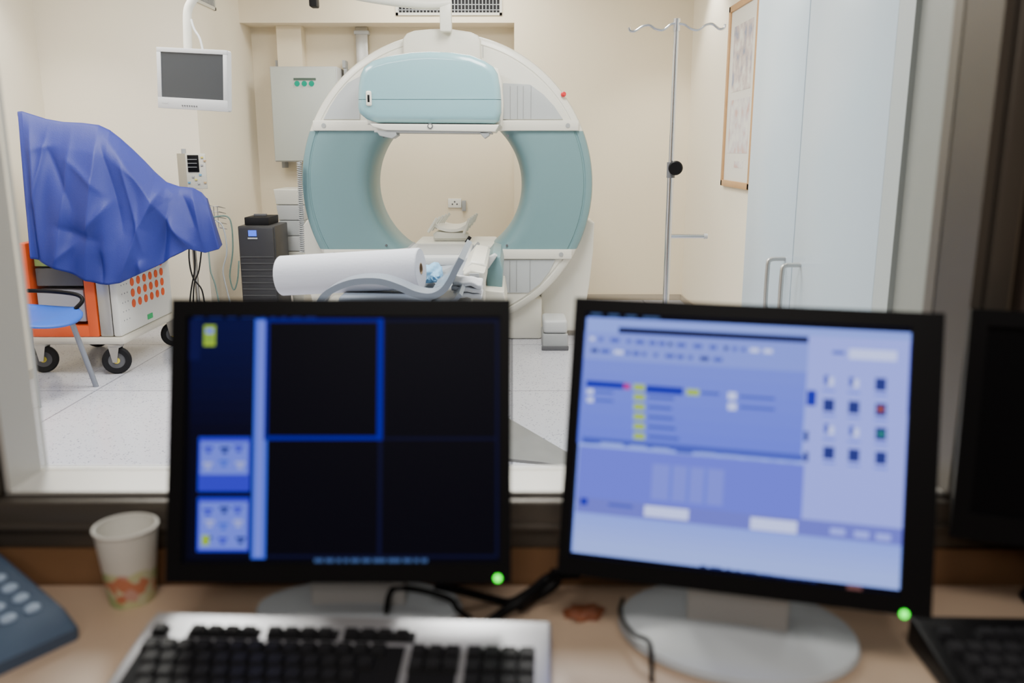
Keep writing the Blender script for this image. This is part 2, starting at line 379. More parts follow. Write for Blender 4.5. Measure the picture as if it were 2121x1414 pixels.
bm=bmesh.new(); usheet(bm,[(p.x,p.z) for p in sp],5.80,6.22,.020)
fin(bm,"cradle_shell",white,cr)
pxprism("cradle_front",[(897,485),(905,480),(960,482),(969,486),(966,495),(900,495)],5.81,5.95,white2,cr,.006)
for i in range(5):
    y=5.79+i*.08
    a=W(887+i*5,481-i*2,5.79);b2=W(905+i*5,452-i*.8,5.79)
    bm=bmesh.new(); btube(bm,[(a.x,y,a.z),(b2.x,y,b2.z)],.010,8,1); fin(bm,"cradle_rod",white2,cr,angle=60)
    a=W(961+i*4,484-i*4,5.79);b2=W(972+i*3,453-i*1,5.79)
    bm=bmesh.new(); btube(bm,[(a.x,y,a.z),(b2.x,y,b2.z)],.010,8,1); fin(bm,"cradle_rod",white2,cr,angle=60)
a=W(974,490,5.76);cyl("cradle_strap",a,a+Vector((-.03,0,-.045)),.012,black2,cr)
# ---- paper roll
ra=W(583,571,3.60); rb=W(872,556,3.50); L=(rb-ra).length
pr=thing("paper_roll","large white roll of quilted examination paper lying on the cradle","paper roll",((ra+rb)/2-Vector((0,0,.083))))
paper=mat("quilted_paper",(.62,.63,.70),.85,bump=.12,bscale=90)
M=axisM(ra,rb-ra)
lathe("paper_sheets",[(.024,0),(.080,0),(.083,.004),(.0835,L/2),(.084,L-.004),(.081,L),(.024,L)],paper,pr,64,M,closed=True)
lathe("cardboard_core",[(.024,.001),(.024,L+.001),(.020,L+.001),(.020,.001)],mat("cardboard",(.30,.21,.13),.8),pr,32,M,closed=True)
def crumple(name,cpx,Y,sx,sy,sz,m,label,cat,seed,am=1):
    c=W(*cpx,Y); bm=bmesh.new(); bmesh.ops.create_icosphere(bm,subdivisions=4,radius=1)
    for v in bm.verts:
        n=(noise.noise(v.co*1.4+Vector((seed,0,0)))*.35+abs(noise.noise(v.co*3+Vector((0,seed,0))))*.25)*am
        v.co*= (1+n); v.co.x*=sx; v.co.y*=sy; v.co.z*=sz
        if v.co.z<-.5*sz: v.co.z=-.5*sz
    bm.transform(Matrix.Translation(c)); o=fin(bm,name,m,angle=50); recenter(o); return tag(o,label,cat)
crumple("blue_pad",(895,568),3.72,.050,.12,.042,mat("light_blue_paper",(.20,.43,.66),.7),"crumpled light blue disposable pad beside the paper roll","disposable pad",3)
tw=thing("white_towel","folded white towel lying on the table edge","towel",(W(968,600,3.95).x,4.0,.60))
c=W(966,596,3.80); clm=mat("white_cloth",(.66,.67,.72),.85,bump=.2,bscale=60)
bm=bmesh.new()
for k in range(3):
    z0=.615+k*.024; off=k*.006
    nx,ny=14,10; vs=[]
    for i in range(nx+1):
        row=[]
        for j in range(ny+1):
            a=i/nx;b2=j/ny
            row.append(bm.verts.new((c.x-.070+off+a*(.14-off),3.74+b2*.19,z0+.010+.008*noise.noise(Vector((a*4,b2*3,k*3)))-.015*a*a)))
        vs.append(row)
    for i in range(nx):
        for j in range(ny): bm.faces.new([vs[i][j],vs[i+1][j],vs[i+1][j+1],vs[i][j+1]])
bm.transform(Matrix.Translation(-tw.location)); me=bpy.data.meshes.new("towel_layers"); bm.to_mesh(me); bm.free(); me.materials.append(clm)
for p in me.polygons: p.use_smooth=True
o=bpy.data.objects.new("towel_layers",me); link(o,tw); sm=o.modifiers.new("t","SOLIDIFY"); sm.thickness=.020; sm.offset=0; bv=o.modifiers.new("b","BEVEL"); bv.width=.007; bv.segments=3
# ---- IV pole
IX,IY=.83,4.6
iv=thing("iv_pole","chrome infusion stand with wavy hook bar and black knob","iv pole",(IX,IY,0))
zk=W(1398,348,IY).z; ztop=W(1403,42,IY).z
cyl("lower_tube",(IX,IY,.1),(IX,IY,zk),.0175,chrome,iv); cyl("upper_tube",(IX,IY,zk),(IX,IY,ztop),.0135,chrome,iv)
zh=W(1403,56,IY).z
pts=[(1303,57),(1306,64),(1316,64),(1330,55),(1345,52),(1358,60),(1374,62),(1390,50),(1403,49),(1418,51),(1432,60),(1448,62),(1462,52),(1476,50),(1490,60),(1500,58),(1502,50)]
tube("hook_bar",[W(a,b,IY-.01) for a,b in pts],.0065,chrome,iv,8,4)
cyl("top_clamp",(IX,IY,zh-.02),(IX,IY,zh+.04),.018,chrome,iv)
bm=bmesh.new(); kp=W(1399,348,IY-.05)
blathe(bm,[(0,0),(.030,0),(.037,.006),(.037,.022),(.030,.028),(.016,.03),(.016,.055),(0,.055)],24,axisM(kp,(0.25,1,0)))
fin(bm,"clamp_knob",black,iv)
cyl("collar",(IX,IY,zk-.05),(IX,IY,zk+.03),.022,dgray,iv)
zr=W(1420,489,IY).z
cyl("side_arm",(IX,IY,zr),(W(1460,489,IY).x,IY,zr),.011,chrome,iv); cyl("arm_tip",(W(1458,489,IY).x,IY,zr),(W(1465,489,IY).x,IY,zr),.014,lgray,iv)
for k in range(5):
    a=k*2*math.pi/5+.3; q=(IX+.27*math.cos(a),IY+.27*math.sin(a),.07)
    cyl("base_leg",(IX,IY,.11),q,.014,chrome,iv)
    bm=bmesh.new(); bcyl(bm,(q[0]-.012,q[1],.032),(q[0]+.012,q[1],.032),.032); fin(bm,"castor",black,iv)
# ---- framed picture
pf=thing("framed_picture","wood-framed print with pastel sketches hanging on cream wall","picture",(XR,5.6,1.0))
py0,py1,pz0,pz1=5.22,5.93,1.005,2.14
wood=mat("light_wood",(.50,.28,.12),.45,var=.15,vscale=14)
bm=bmesh.new()
for a in [(py0,py1,pz0,pz0+.04),(py0,py1,pz1-.04,pz1),(py0,py0+.04,pz0,pz1),(py1-.04,py1,pz0,pz1)]: bbox(bm,XR-.024,XR-.001,a[0],a[1],a[2],a[3],.004)
fin(bm,"picture_frame",wood,pf)
def sketch(name,c1,c2,sc):
    m=bpy.data.materials.new(name); m.use_nodes=True; nt=m.node_tree; b=nt.nodes["Principled BSDF"]; b.inputs["Roughness"].default_value=.5
    tc=nt.nodes.new("ShaderNodeTexCoord"); n=nt.nodes.new("ShaderNodeTexNoise"); n.inputs["Scale"].default_value=sc; n.inputs["Detail"].default_value=6
    r=nt.nodes.new("ShaderNodeValToRGB"); el=r.color_ramp.elements; el[0].position=.34; el[0].color=(*c1,1); el[1].position=.62; el[1].color=(.74,.72,.67,1)
    x=el.new(.48); x.color=(*c2,1)
    nt.links.new(tc.outputs["Object"],n.inputs["Vector"]); nt.links.new(n.outputs["Fac"],r.inputs[0]); nt.links.new(r.outputs[0],b.inputs["Base Color"]); return m
bm=bmesh.new(); bbox(bm,XR-.012,XR-.001,py0+.03,py1-.03,pz0+.03,pz1-.03)
bbox(bm,XR-.0135,XR-.01,py0+.13,py1-.13,1.60,2.0,mi=1); bbox(bm,XR-.0135,XR-.01,py0+.12,py1-.12,1.22,1.55,mi=2); bbox(bm,XR-.0135,XR-.01,py0+.2,py1-.3,1.13,1.17,mi=2)
fin(bm,"picture_print",[mat("poster_paper",(.72,.70,.65),.4),sketch("sketch_blue",(.24,.28,.40),(.54,.45,.44),9),sketch("sketch_pink",(.60,.38,.34),(.62,.58,.60),11)],pf)
# ---- tall cupboard
wd=thing("tall_cupboard","tall pale blue-white laminate cupboard with two doors","cupboard",(1.24,3.1,0))
lam=mat("pale_laminate",(.45,.53,.59),.35); lam2=mat("pale_laminate_door",(.47,.555,.625),.3)
box("cupboard_body",1.07,1.42,2.485,3.90,0,2.6,lam,wd,.003)
dA=box("door",1.05,1.069,2.487,3.222,.08,2.58,lam2,wd,.003)
dB=box("door",1.05,1.069,3.230,3.898,.08,2.58,lam2,wd,.003)
for y,dr in ((3.31,dB),(3.13,dA)):
    bm=bmesh.new(); zz=.835; btube(bm,[(1.05,y,zz),(1.01,y,zz),(.993,y,zz-.004),(.985,y,zz-.022),(.985,y,zz-.178),(.993,y,zz-.196),(1.01,y,zz-.2),(1.05,y,zz-.2)],.0085,8,3)
    bm.transform(Matrix.Translation(-wd.location)); o=fin(bm,"handle",steel,None,angle=60,label="brushed metal bar handle"); o.parent=dr
# ---- electrical wall cabinet
ec=thing("electrical_cabinet","pale grey wall-mounted electrical cabinet with three green lamps","electrical cabinet",(-1.72,YR,1.1))
p0=W(557,137,7.2); p1=W(705,335,7.2)
box("cabinet_body",p0.x,p1.x,7.215,YR-.001,p1.z,p0.z,lgray,ec,.006)
box("cabinet_door",p0.x+.008,p1.x-.008,7.195,7.214,p1.z+.008,p0.z-.008,mat("cabinet_pale",(.50,.53,.505),.45),ec,.006)
for a in (615,630,645):
    p=W(a,173,7.19); lathe("indicator_lamp",[(0,.012),(.016,.010),(.021,.004),(.022,0),(0,0)],emi("green_lamp",(0,.46,.27),1.0),ec,20,axisM(p+Vector((0,.004,0)),(0,-1,0)))
p=W(608,163,7.19); q=W(654,167,7.19); box("label_strip",p.x,q.x,7.19,7.195,q.z+.004,p.z+.006,mat("dark_label",(.06,.10,.08),.5),ec)
for a,b2 in ((575,133),(713,133),(588,340),(716,150)):
    p=W(a,b2,7.4); box("mounting_lug",p.x-.012,p.x+.012,7.38,YR-.001,p.z-.03,p.z+.03,gray,ec)
p=W(697,240,7.19); box("lock",p.x-.01,p.x+.01,7.188,7.196,p.z-.02,p.z+.02,dgray,ec)
# ---- outlet
so=thing("wall_outlet","white double wall outlet plate","outlet",(W(941,420,YR).x,YR,W(941,430,YR).z))
p0=W(928,411,YR); p1=W(956,430,YR)
box("outlet_plate",p0.x,p1.x,YR-.014,YR-.001,p1.z,p0.z,mat("outlet_white",(.80,.79,.74),.4),so,.004)
for dx in (-.02,0,.02):
    cyl("socket_hole",((p0.x+p1.x)/2+dx,YR-.016,(p0.z+p1.z)/2+(.012 if dx==0 else -.008)),((p0.x+p1.x)/2+dx,YR-.013,(p0.z+p1.z)/2+(.012 if dx==0 else -.008)),.007,dgray,so)
p=W(961,425,YR-.02); o=box("wall_switch",p.x-.018,p.x+.018,YR-.03,YR-.001,p.z-.05,p.z+.04,gray,None,.004); recenter(o); tag(o,"narrow grey switch block beside the outlet","switch")
# ---- UPS tower
ux0=W(494,500,6.0).x; ux1=W(571,500,6.0).x; uz=W(540,468,6.0).z
ups=thing("power_supply_tower","black tower power supply with small blue display","power supply unit",((ux0+ux1)/2,6.25,0))
box("tower_case",ux0,ux1,6.0,6.34,.03,uz,mat("ups_black",(.03,.03,.033),.5),ups,.008)
box("front_bezel",ux0+.01,ux1-.01,5.985,6.0,.05,uz-.01,mat("ups_bezel",(.035,.035,.04),.35),ups,.004)
for i in range(11): box("vent_rib",ux0+.015,ux1-.015,5.980,5.986,.06+i*.045,.069+i*.045,mat("ups_rib",(.06,.06,.065),.5),ups)
p=W(514,477,5.98); q=W(531,489,5.98); box("status_display",p.x,q.x,5.977,5.986,q.z,p.z,emi("ups_display",(.08,.18,1),1.8),ups)
p=W(513,492,5.98); q=W(533,495,5.98); box("display_label",p.x,q.x,5.98,5.986,q.z,p.z,lgray,ups)
box("tower_foot",ux0+.02,ux1-.02,6.03,6.30,0,.03,black,ups)
p=W(518,450,6.2); o=thing("black_equipment_box","small black equipment box on top of the power tower","equipment box",(p.x+.08,6.2,uz))
box("box_case",p.x,p.x+.17,6.06,6.32,uz+.001,uz+.055,black2,o,.005); box("box_handle",p.x+.04,p.x+.13,6.15,6.18,uz+.055,uz+.072,dgray,o,.004)
# ---- white electronics console
wc=thing("electronics_console","white banded equipment console standing behind the gantry","equipment console",(-1.6,6.7,0))
def cslice(y0,y1,m,nm):
    def xl(y): return 566+max(0,(y-394))*.18
    pxprism(nm,[(xl(y0),y0),(630,y0),(630,y1),(xl(y1),y1)],6.40,6.80,m,wc,.008)
cslice(392,424,white,"top_cover"); cslice(425,456,lgray,"front_band"); cslice(457,488,grayw,"front_band"); cslice(489,520,lgray,"front_band"); cslice(521,668,white2,"lower_body")
bm=bmesh.new(); p0=W(620,335,5.56); p1=W(626,522,5.56); pts=[]
for i in range(42*8+1):
    t=i/(42*8); a=i/8*2*math.pi; c=p0.lerp(p1,t)
    pts.append(c+Vector((.014*math.cos(a),.014*math.sin(a),0)))
btube(bm,pts,.004,5,1); o=fin(bm,"coiled_cable",gray,angle=60); recenter(o); tag(o,"grey coiled spring cable hanging beside the gantry","cable")
# ---- hanging display
tm=thing("ceiling_display","white flat display hanging from a curved ceiling tube","display monitor",(W(395,160,4.55).x,4.55,CZ))
tl=W(321,97,4.60); tr=W(467,104,4.53); bl=W(328,223,4.60)
xd=(tr-tl).normalized(); ud=(tl-bl); ud=(ud-xd*ud.dot(xd)); hh=ud.length; ud.normalize(); nd=xd.cross(ud)
Mt=Matrix((( xd.x,ud.x,nd.x,bl.x),(xd.y,ud.y,nd.y,bl.y),(xd.z,ud.z,nd.z,bl.z),(0,0,0,1))); ww=(tr-tl).length
bezw=mat("display_white",(.52,.52,.54),.4)
box("display_housing",0,ww,0,hh,-.05,-.006,bezw,tm,.01,3,M=Mt)
bm=bmesh.new(); bx=.022; bz=.055
for a in [(0,ww,0,bz),(0,ww,hh-bx,hh),(0,bx,bz,hh-bx),(ww-bx,ww,bz,hh-bx)]: bbox(bm,a[0],a[1],a[2],a[3],-.008,.004,.0015)
fin(bm,"display_bezel",bezw,tm,M=Mt)
box("display_screen",bx-.002,ww-bx+.002,bz-.002,hh-bx+.002,-.004,-.001,mat("screen_off",(.04,.044,.052),.25),tm,M=Mt)
for i in range(7): 
    bm=bmesh.new(); bcyl(bm,(ww*.36+i*.013,.018,.003),(ww*.36+i*.013,.018,.007),.0035,seg=10); fin(bm,"display_button",dgray,tm,M=Mt)
box("display_logo",ww*.06,ww*.15,.024,.032,.003,.005,lgray,tm,M=Mt)
box("display_mount",ww*.3,ww*.6,hh*.4,hh*.85,-.09,-.05,lgray,tm,.01,M=Mt)
tube("ceiling_tube",[W(390,150,4.68),W(389,95,4.68),W(388,50,4.68),W(389,22,4.68),W(396,5,4.68),W(410,-14,4.68),W(430,-40,4.68),W(436,-70,4.68)],.022,white,tm,12)
q=W(436,-70,4.68); cyl("ceiling_flange",q,(q.x,q.y,CZ),.035,white,tm)
tube("display_cable",[W(396,40,4.65),W(402,60,4.64),W(414,80,4.63),W(420,104,4.62)],.006,lgray,tm)
# ---- patient monitor on stand
pm=thing("patient_monitor_stand","beige vital signs monitor mounted on a slim stand","patient monitor",(-2.16,5.84,0))
p0=W(384,318,5.72); p1=W(431,391,5.72)
beige=mat("beige_plastic",(.40,.37,.30),.5)
prism("monitor_case",[(p0.x,5.722,p1.z),(p1.x,5.722,p1.z),(p1.x,5.722,p0.z),(p0.x,5.722,p0.z)],(-.12,.16,0),beige,pm,.006)
box("monitor_face",p0.x,p1.x,5.708,5.722,p1.z,p0.z,mat("pm_face",(.56,.54,.47),.4),pm,.005)
a=W(387,321,5.705); b2=W(413,356,5.705); box("monitor_screen",a.x,b2.x,5.702,5.71,b2.z,a.z,black,pm,.002)
pbm=[mat("btn_yel",(.6,.5,.1),.5),mat("btn_tan",(.45,.3,.15),.5),mat("btn_blue",(.1,.3,.5),.5),gray]
for i,(a,b2,m) in enumerate([(418,326,0),(424,333,1),(415,362,2),(418,342,3),(400,366,3),(392,378,2),(412,380,3),(425,378,1),(406,372,0)]):
    p=W(a,b2,5.705); box("monitor_button",p.x-.008,p.x+.008,5.702,5.71,p.z-.005,p.z+.005,pbm[m],pm)
for b2 in (330,338,346):
    t_=W(390,b2,5.70); box("screen_trace",t_.x-.005,t_.x+.055,5.699,5.703,t_.z-.0015,t_.z+.0015,gray,pm)
cyl("monitor_handle",(p0.x-.04,5.80,p0.z),(p0.x-.04,5.80,p0.z+.03),.015,gray,pm)
cyl("stand_pole",(-2.14,5.81,.03),(-2.14,5.81,p1.z+.01),.014,steel,pm)
cyl("stand_base",(-2.14,5.81,0),(-2.14,5.81,.03),.13,dgray,pm,.11)
bm=bmesh.new(); c=W(448,448,5.8)
for k in range(5):
    z=c.z-.07+k*.035
    btube(bm,[(c.x-.07,5.76,z),(c.x+.03,5.76,z),(c.x+.045,5.86,z-.02),(c.x-.07,5.86,z),(c.x-.07,5.76,z)],.0025,5,1)
for dx in (-.06,-.03,0,.025): btube(bm,[(c.x+dx,5.76,c.z+.07),(c.x+dx,5.76,c.z-.07)],.0025,5,1)
btube(bm,[(-2.14,5.81,c.z),(c.x-.06,5.80,c.z)],.005,6,1)
fin(bm,"wire_basket",steel,pm)
cabs=[([(392,500),(392,540),(400,575),(418,600),(425,640)],black2,"black"),([(400,500),(404,550),(396,600),(392,640)],black2,"black"),
([(438,450),(470,448),(480,470),(482,520),(476,570),(484,600),(492,580),(495,540)],mat("cable_green",(.10,.16,.14),.5),"dark green"),
([(445,455),(462,470),(470,520),(462,560),(470,600),(480,640)],mat("cable_grey",(.35,.37,.38),.5),"grey"),
([(432,520),(436,560),(446,590),(456,640)],mat("cable_teal",(.16,.24,.22),.5),"dark green"),([(418,512),(412,560),(402,590),(400,650)],black2,"black")]
for i,(pl,m,cn) in enumerate(cabs):
    pts=[W(a,b2,5.60+.014*i) for a,b2 in pl]
    bm=bmesh.new(); btube(bm,pts,.0055,6,5); o=fin(bm,"hanging_cable",m,angle=60); recenter(o); tag(o,cn+" cable hanging loosely from the monitor stand","cable","cables hanging from the stand")
# ---- cart
ct=thing("equipment_cart","orange and white medical cart with black castors","medical cart",(-2.45,5.12,0))
CX0,CX1,CY0,CY1=-2.73,-2.19,4.74,5.52
cream=mat("cart_cream",(.62,.58,.50),.45)
box("cart_base",CX0,CX1+.02,CY0-.02,CY1,.175,.215,cream,ct,.015)
box("cart_back",CX0,CX1-.06,5.0,CY1-.02,.216,.72,dgray,ct,.01)
bm=bmesh.new()
bbox(bm,CX0,CX0+.06,CY0,5.0,.216,.74,.008); bbox(bm,-2.375,-2.315,CY0,4.99,.216,.74,.008); bbox(bm,CX0+.05,-2.37,CY0,4.99,.216,.28,.006); bbox(bm,CX0+.05,-2.37,CY0+.05,4.99,.68,.74,.006)
fin(bm,"cart_frame",orange,ct,label="bright orange plastic frame")
box("cart_drawer",CX0+.08,-2.39,CY0+.03,4.98,.50,.60,dgray,ct,.006)
box("cart_door",CX0+.08,-2.39,CY0+.02,4.98,.30,.48,mat("cart_shelf",(.40,.40,.45),.4),ct,.006)
box("cart_shelf",CX0+.08,-2.39,CY0+.03,4.98,.61,.66,mat("green_box",(.30,.42,.12),.5),ct,.006)
box("corner_post",-2.31,-2.235,CY0,4.86,.216,.74,steel,ct,.012)
bm=bmesh.new(); bbox(bm,-2.235,CX1,CY0,CY1-.02,.216,.74,.012)
for i in range(6):
    for j in range(5):
        y=CY0+.19+i*.085; z=.375+j*.062
        bcyl(bm,(CX1-.001,y,z),(CX1+.003,y,z),.024,seg=14,mi=1)
bbox(bm,CX1-.001,CX1+.004,CY0+.36,CY0+.43,.245,.275,mi=2)
for j in range(8):
    for i in range(3):
        bcyl(bm,(CX1-.001,CY0+.05+i*.035,.3+j*.05),(CX1+.002,CY0+.05+i*.035,.3+j*.05),.004,seg=8,mi=3)
fin(bm,"side_panel",[mat("cart_white",(.74,.73,.70),.45),orange,mat("green_clip",(.03,.45,.15),.5),gray],ct,label="white perforated side panel with orange studs")
for x,y in ((CX0+.06,CY0+.05),(CX1-.05,CY0+.02),(CX0+.06,CY1-.08),(CX1-.0,CY1-.05)):
    bm=bmesh.new(); r=.078
    blathe(bm,[(.045,-.018),(r-.01,-.018),(r,-.008),(r,.008),(r-.01,.018),(.045,.018)],28,axisM((x,y,r),(.35,-1,0)),closed=True,mi=0)
    blathe(bm,[(0,-.014),(.045,-.014),(.045,.014),(0,.014)],20,axisM((x,y,r),(.35,-1,0)),mi=1)
    blathe(bm,[(0,-.02),(.017,-.02),(.017,.02),(0,.02)],16,axisM((x,y,r),(.35,-1,0)),mi=2)
    fin(bm,"castor_wheel",[black2,dgray,mat("yellow_hub",(.75,.60,.05),.5)],ct)
    bm=bmesh.new(); bbox(bm,x-.035,x+.035,y-.03,y+.03,.155,.176,.004)
    for s in (-1,1): bprism(bm,[Vector((x-.03,y+s*.026,.16)),Vector((x+.03,y+s*.026,.16)),Vector((x+.012,y+s*.026,.07)),Vector((x-.012,y+s*.026,.07))],(0,.004*s,0))
    fin(bm,"castor_fork",steel,ct)
# ---- blue dust cover
top=[(36,231),(45,230),(60,235),(95,246),(130,252),(170,254),(205,259),(228,270),(250,287),(275,309),(300,333),(322,356),(345,376),(372,385),(400,388),(418,398),(430,412)]
hem=[(64,532),(72,536),(82,541),(100,550),(125,558),(150,568),(178,582),(205,588),(228,589),(250,586),(275,574),(302,562),(330,548),(358,530),(392,515),(425,524),(462,514)]
creases=[(205,262,178,580,26,.050),(150,256,120,555,22,.030),(205,266,330,430,22,.044),(330,430,392,512,18,.034),(60,240,85,535,12,.025),
 (345,380,290,470,18,.034),(290,470,250,585,18,.038),(400,392,425,520,13,.034),(210,300,255,480,16,-.030),(95,300,150,430,16,-.024),
 (230,420,180,480,14,.024),(350,420,335,545,13,-.028),(120,470,205,500,16,-.022),(250,292,360,400,10,.020),(65,310,110,300,11,.014),(375,400,405,470,10,-.020),(205,520,215,590,12,-.03),(290,540,300,565,10,.02),
 (100,262,70,420,8,.016),(255,350,300,520,8,.018),(140,330,215,400,8,.014),(360,470,400,510,8,.016),(160,500,120,540,8,.014)]
def crease(px,py):
    s_=0
    for x0,y0,x1,y1,w,h in creases:
        dx,dy=x1-x0,y1-y0; L2=dx*dx+dy*dy; t=max(0,min(1,((px-x0)*dx+(py-y0)*dy)/L2))
        d=math.hypot(px-x0-t*dx,py-y0-t*dy)
        s_+=h*1.12*math.exp(-(d/w)**1.12)*math.sin(math.pi*(.12+.76*t))
    return s_
N=190; T=110
def samp(L_,s):
    x=s*(len(L_)-1); i=min(int(x),len(L_)-2); f_=x-i
    return (L_[i][0]*(1-f_)+L_[i+1][0]*f_, L_[i][1]*(1-f_)+L_[i+1][1]*f_)
bm=bmesh.new(); grid=[]
def sst(a,b,x):
    t=max(0,min(1,(x-a)/(b-a))); return t*t*(3-2*t)
for i in range(N+1):
    s=i/N; ta=samp(top,s); ha=samp(hem,s)
    tap=sst(.45,1,s)
    yf0=4.655+.16*tap; yt=4.92+.02*tap; yb=5.33-.22*tap; yh=5.60-.40*tap
    row=[]
    ec_=max(0,(s-.985)/.015)
    for j in range(T+1):
        t=j/T
        if t<.58:
            a=t/.58; y=yf0+(yt-yf0)*(.55*a+.45*a**5)
            px=ha[0]+(ta[0]-ha[0])*a; py=ha[1]+(ta[1]-ha[1])*(1-(1-a)**1.06)
            dec=(1-a)
            fold=.016*dec**2*math.sin(s*31+1.3*math.sin(s*9)+.8*a)+.006*dec*math.sin(s*57+2*a)
            fold+=crease(px,py)*min(1,(1-a)*5)
            P=W(px,py,y)
        elif t<.78:
            a=(t-.58)/.2; y=yt+(yb-yt)*a; fold=0; P=W(ta[0],ta[1]+5*a,y)
        else:
            a=(t-.78)/.22; y=yb+(yh-yb)*a; fold=.015*a*math.sin(s*30)
            P0=W(ta[0],ta[1]+5,yb); P1=W(ha[0],ha[1],yf0); P=P0.copy(); P.y=y; P.z=P0.z+(P1.z-P0.z)*a
        ymid=(yf0+yh)/2
        if ec_>0:
            yn=y+(ymid-y)*ec_*.95; P=Vector((P.x*yn/max(P.y,.1),yn,P.z)) if yn>P.y else Vector((P.x,yn,P.z))
        P.y-=fold
        P.z+=noise.noise(Vector((P.x*4,P.y*4,7)))*.004
        row.append(bm.verts.new(P))
    grid.append(row)
for i in range(N):
    for j in range(T): bm.faces.new([grid[i][j],grid[i+1][j],grid[i+1][j+1],grid[i][j+1]])
bluec=mat("royal_blue_cloth",(.014,.022,.19),.55,bump=.15,bscale=200,var=.12,vscale=3,spec=.35)
o=fin(bm,"dust_cover",bluec,angle=180); recenter(o); tag(o,"royal blue fabric dust cover draped over medical equipment on cart","dust cover")
sm=o.modifiers.new("thickness","SOLIDIFY"); sm.thickness=.003
# ---- blue chair (local coordinates)
ch=thing("blue_chair","blue plastic chair with grey metal legs and black armrest","chair",(-2.48,4.34,0),R(75))
bl_=mat("blue_seat",(.02,.10,.50),.4)
def sheet(name,fn,nx,ny,m,th=.012):
    bm=bmesh.new(); gr=[[bm.verts.new(fn(i/nx*2-1,j/ny*2-1)) for j in range(ny+1)] for i in range(nx+1)]
    for i in range(nx):
        for j in range(ny): bm.faces.new([gr[i][j],gr[i+1][j],gr[i+1][j+1],gr[i][j+1]])
    o=fin(bm,name,m,ch,angle=180,local=True); s_=o.modifiers.new("t","SOLIDIFY"); s_.thickness=th
def seatf(a,b2):
    r_=math.sqrt(1-.45*b2*b2)*1.05; r2=math.sqrt(1-.45*a*a)*1.05
    return Vector((a*.235*r_,b2*.235*r2,.415+.022*a*a-.016*(1-b2*b2)-.03*max(0,-b2-.6)/.4))
sheet("seat",seatf,18,14,bl_)
metg=mat("chair_metal",(.25,.27,.32),.4,.5)
for sx,sy_ in ((-1,-1),(1,-1),(-1,1),(1,1)):
    cyl("leg",(sx*.14,sy_*.13,.402),(sx*.20,sy_*.20,0),.014,metg,ch,local=True)
tube("armrest",[(.20,-.12,.42),(.235,-.14,.46),(.24,-.10,.49),(.24,.05,.50),(.23,.2,.50)],.011,black,ch,local=True)
sheet("backrest",lambda a,b2: Vector((a*.20,.24-.03*a*a+.04*(b2+1),.60+b2*.12)),16,8,bl_)
tube("back_support",[(-.12,.15,.40),(-.12,.24,.43),(-.12,.26,.56)],.012,metg,ch,local=True); tube("back_support",[(.12,.15,.40),(.12,.24,.43),(.12,.26,.56)],.012,metg,ch,local=True)
# ---- floor plate
pl=[FL(a,b2,.0) for a,b2 in ((1010,845),(1240,980),(1120,962),(985,948))]
o=prism("threshold_plate",pl,(0,0,.012),mat("worn_plate",(.22,.22,.22),.4,.2,var=.2,vscale=8)); recenter(o); tag(o,"grey metal cover plate lying flat on the vinyl floor","floor plate")
# ================= CONTROL ROOM ==================
DZ=.72
deskM=mat("desk_laminate",(.58,.43,.31),.38,var=.10,vscale=5)
ds=thing("desk","light wood laminate desk along the window wall","desk",(0,.6,0))
box("desktop",-1.3,1.3,.25,.985,DZ-.03,DZ,deskM,ds,.004)
box("desk_side",-1.28,-1.25,.3,.97,0,DZ-.031,deskM,ds); box("desk_side",1.25,1.28,.3,.97,0,DZ-.031,deskM,ds)
bpM=mat("wood_backboard",(.20,.105,.05),.45,var=.2,vscale=9)
struct(box("trim_8",-1.3,1.3,.99,1.02,.70,.764,bpM))
def planeM(o,xd,ud):
    n=xd.cross(ud); return Matrix(((xd.x,ud.x,n.x,o.x),(xd.y,ud.y,n.y,o.y),(xd.z,ud.z,n.z,o.z),(0,0,0,1)))
def onplane(px,py,M,Mi):
    d=ray(px,py); o=Vector((0,0,CH)); n=M.col[2].to_3d(); c=M.col[3].to_3d()
    t=(c-o).dot(n)/d.dot(n); q=Mi@(o+d*t); return q
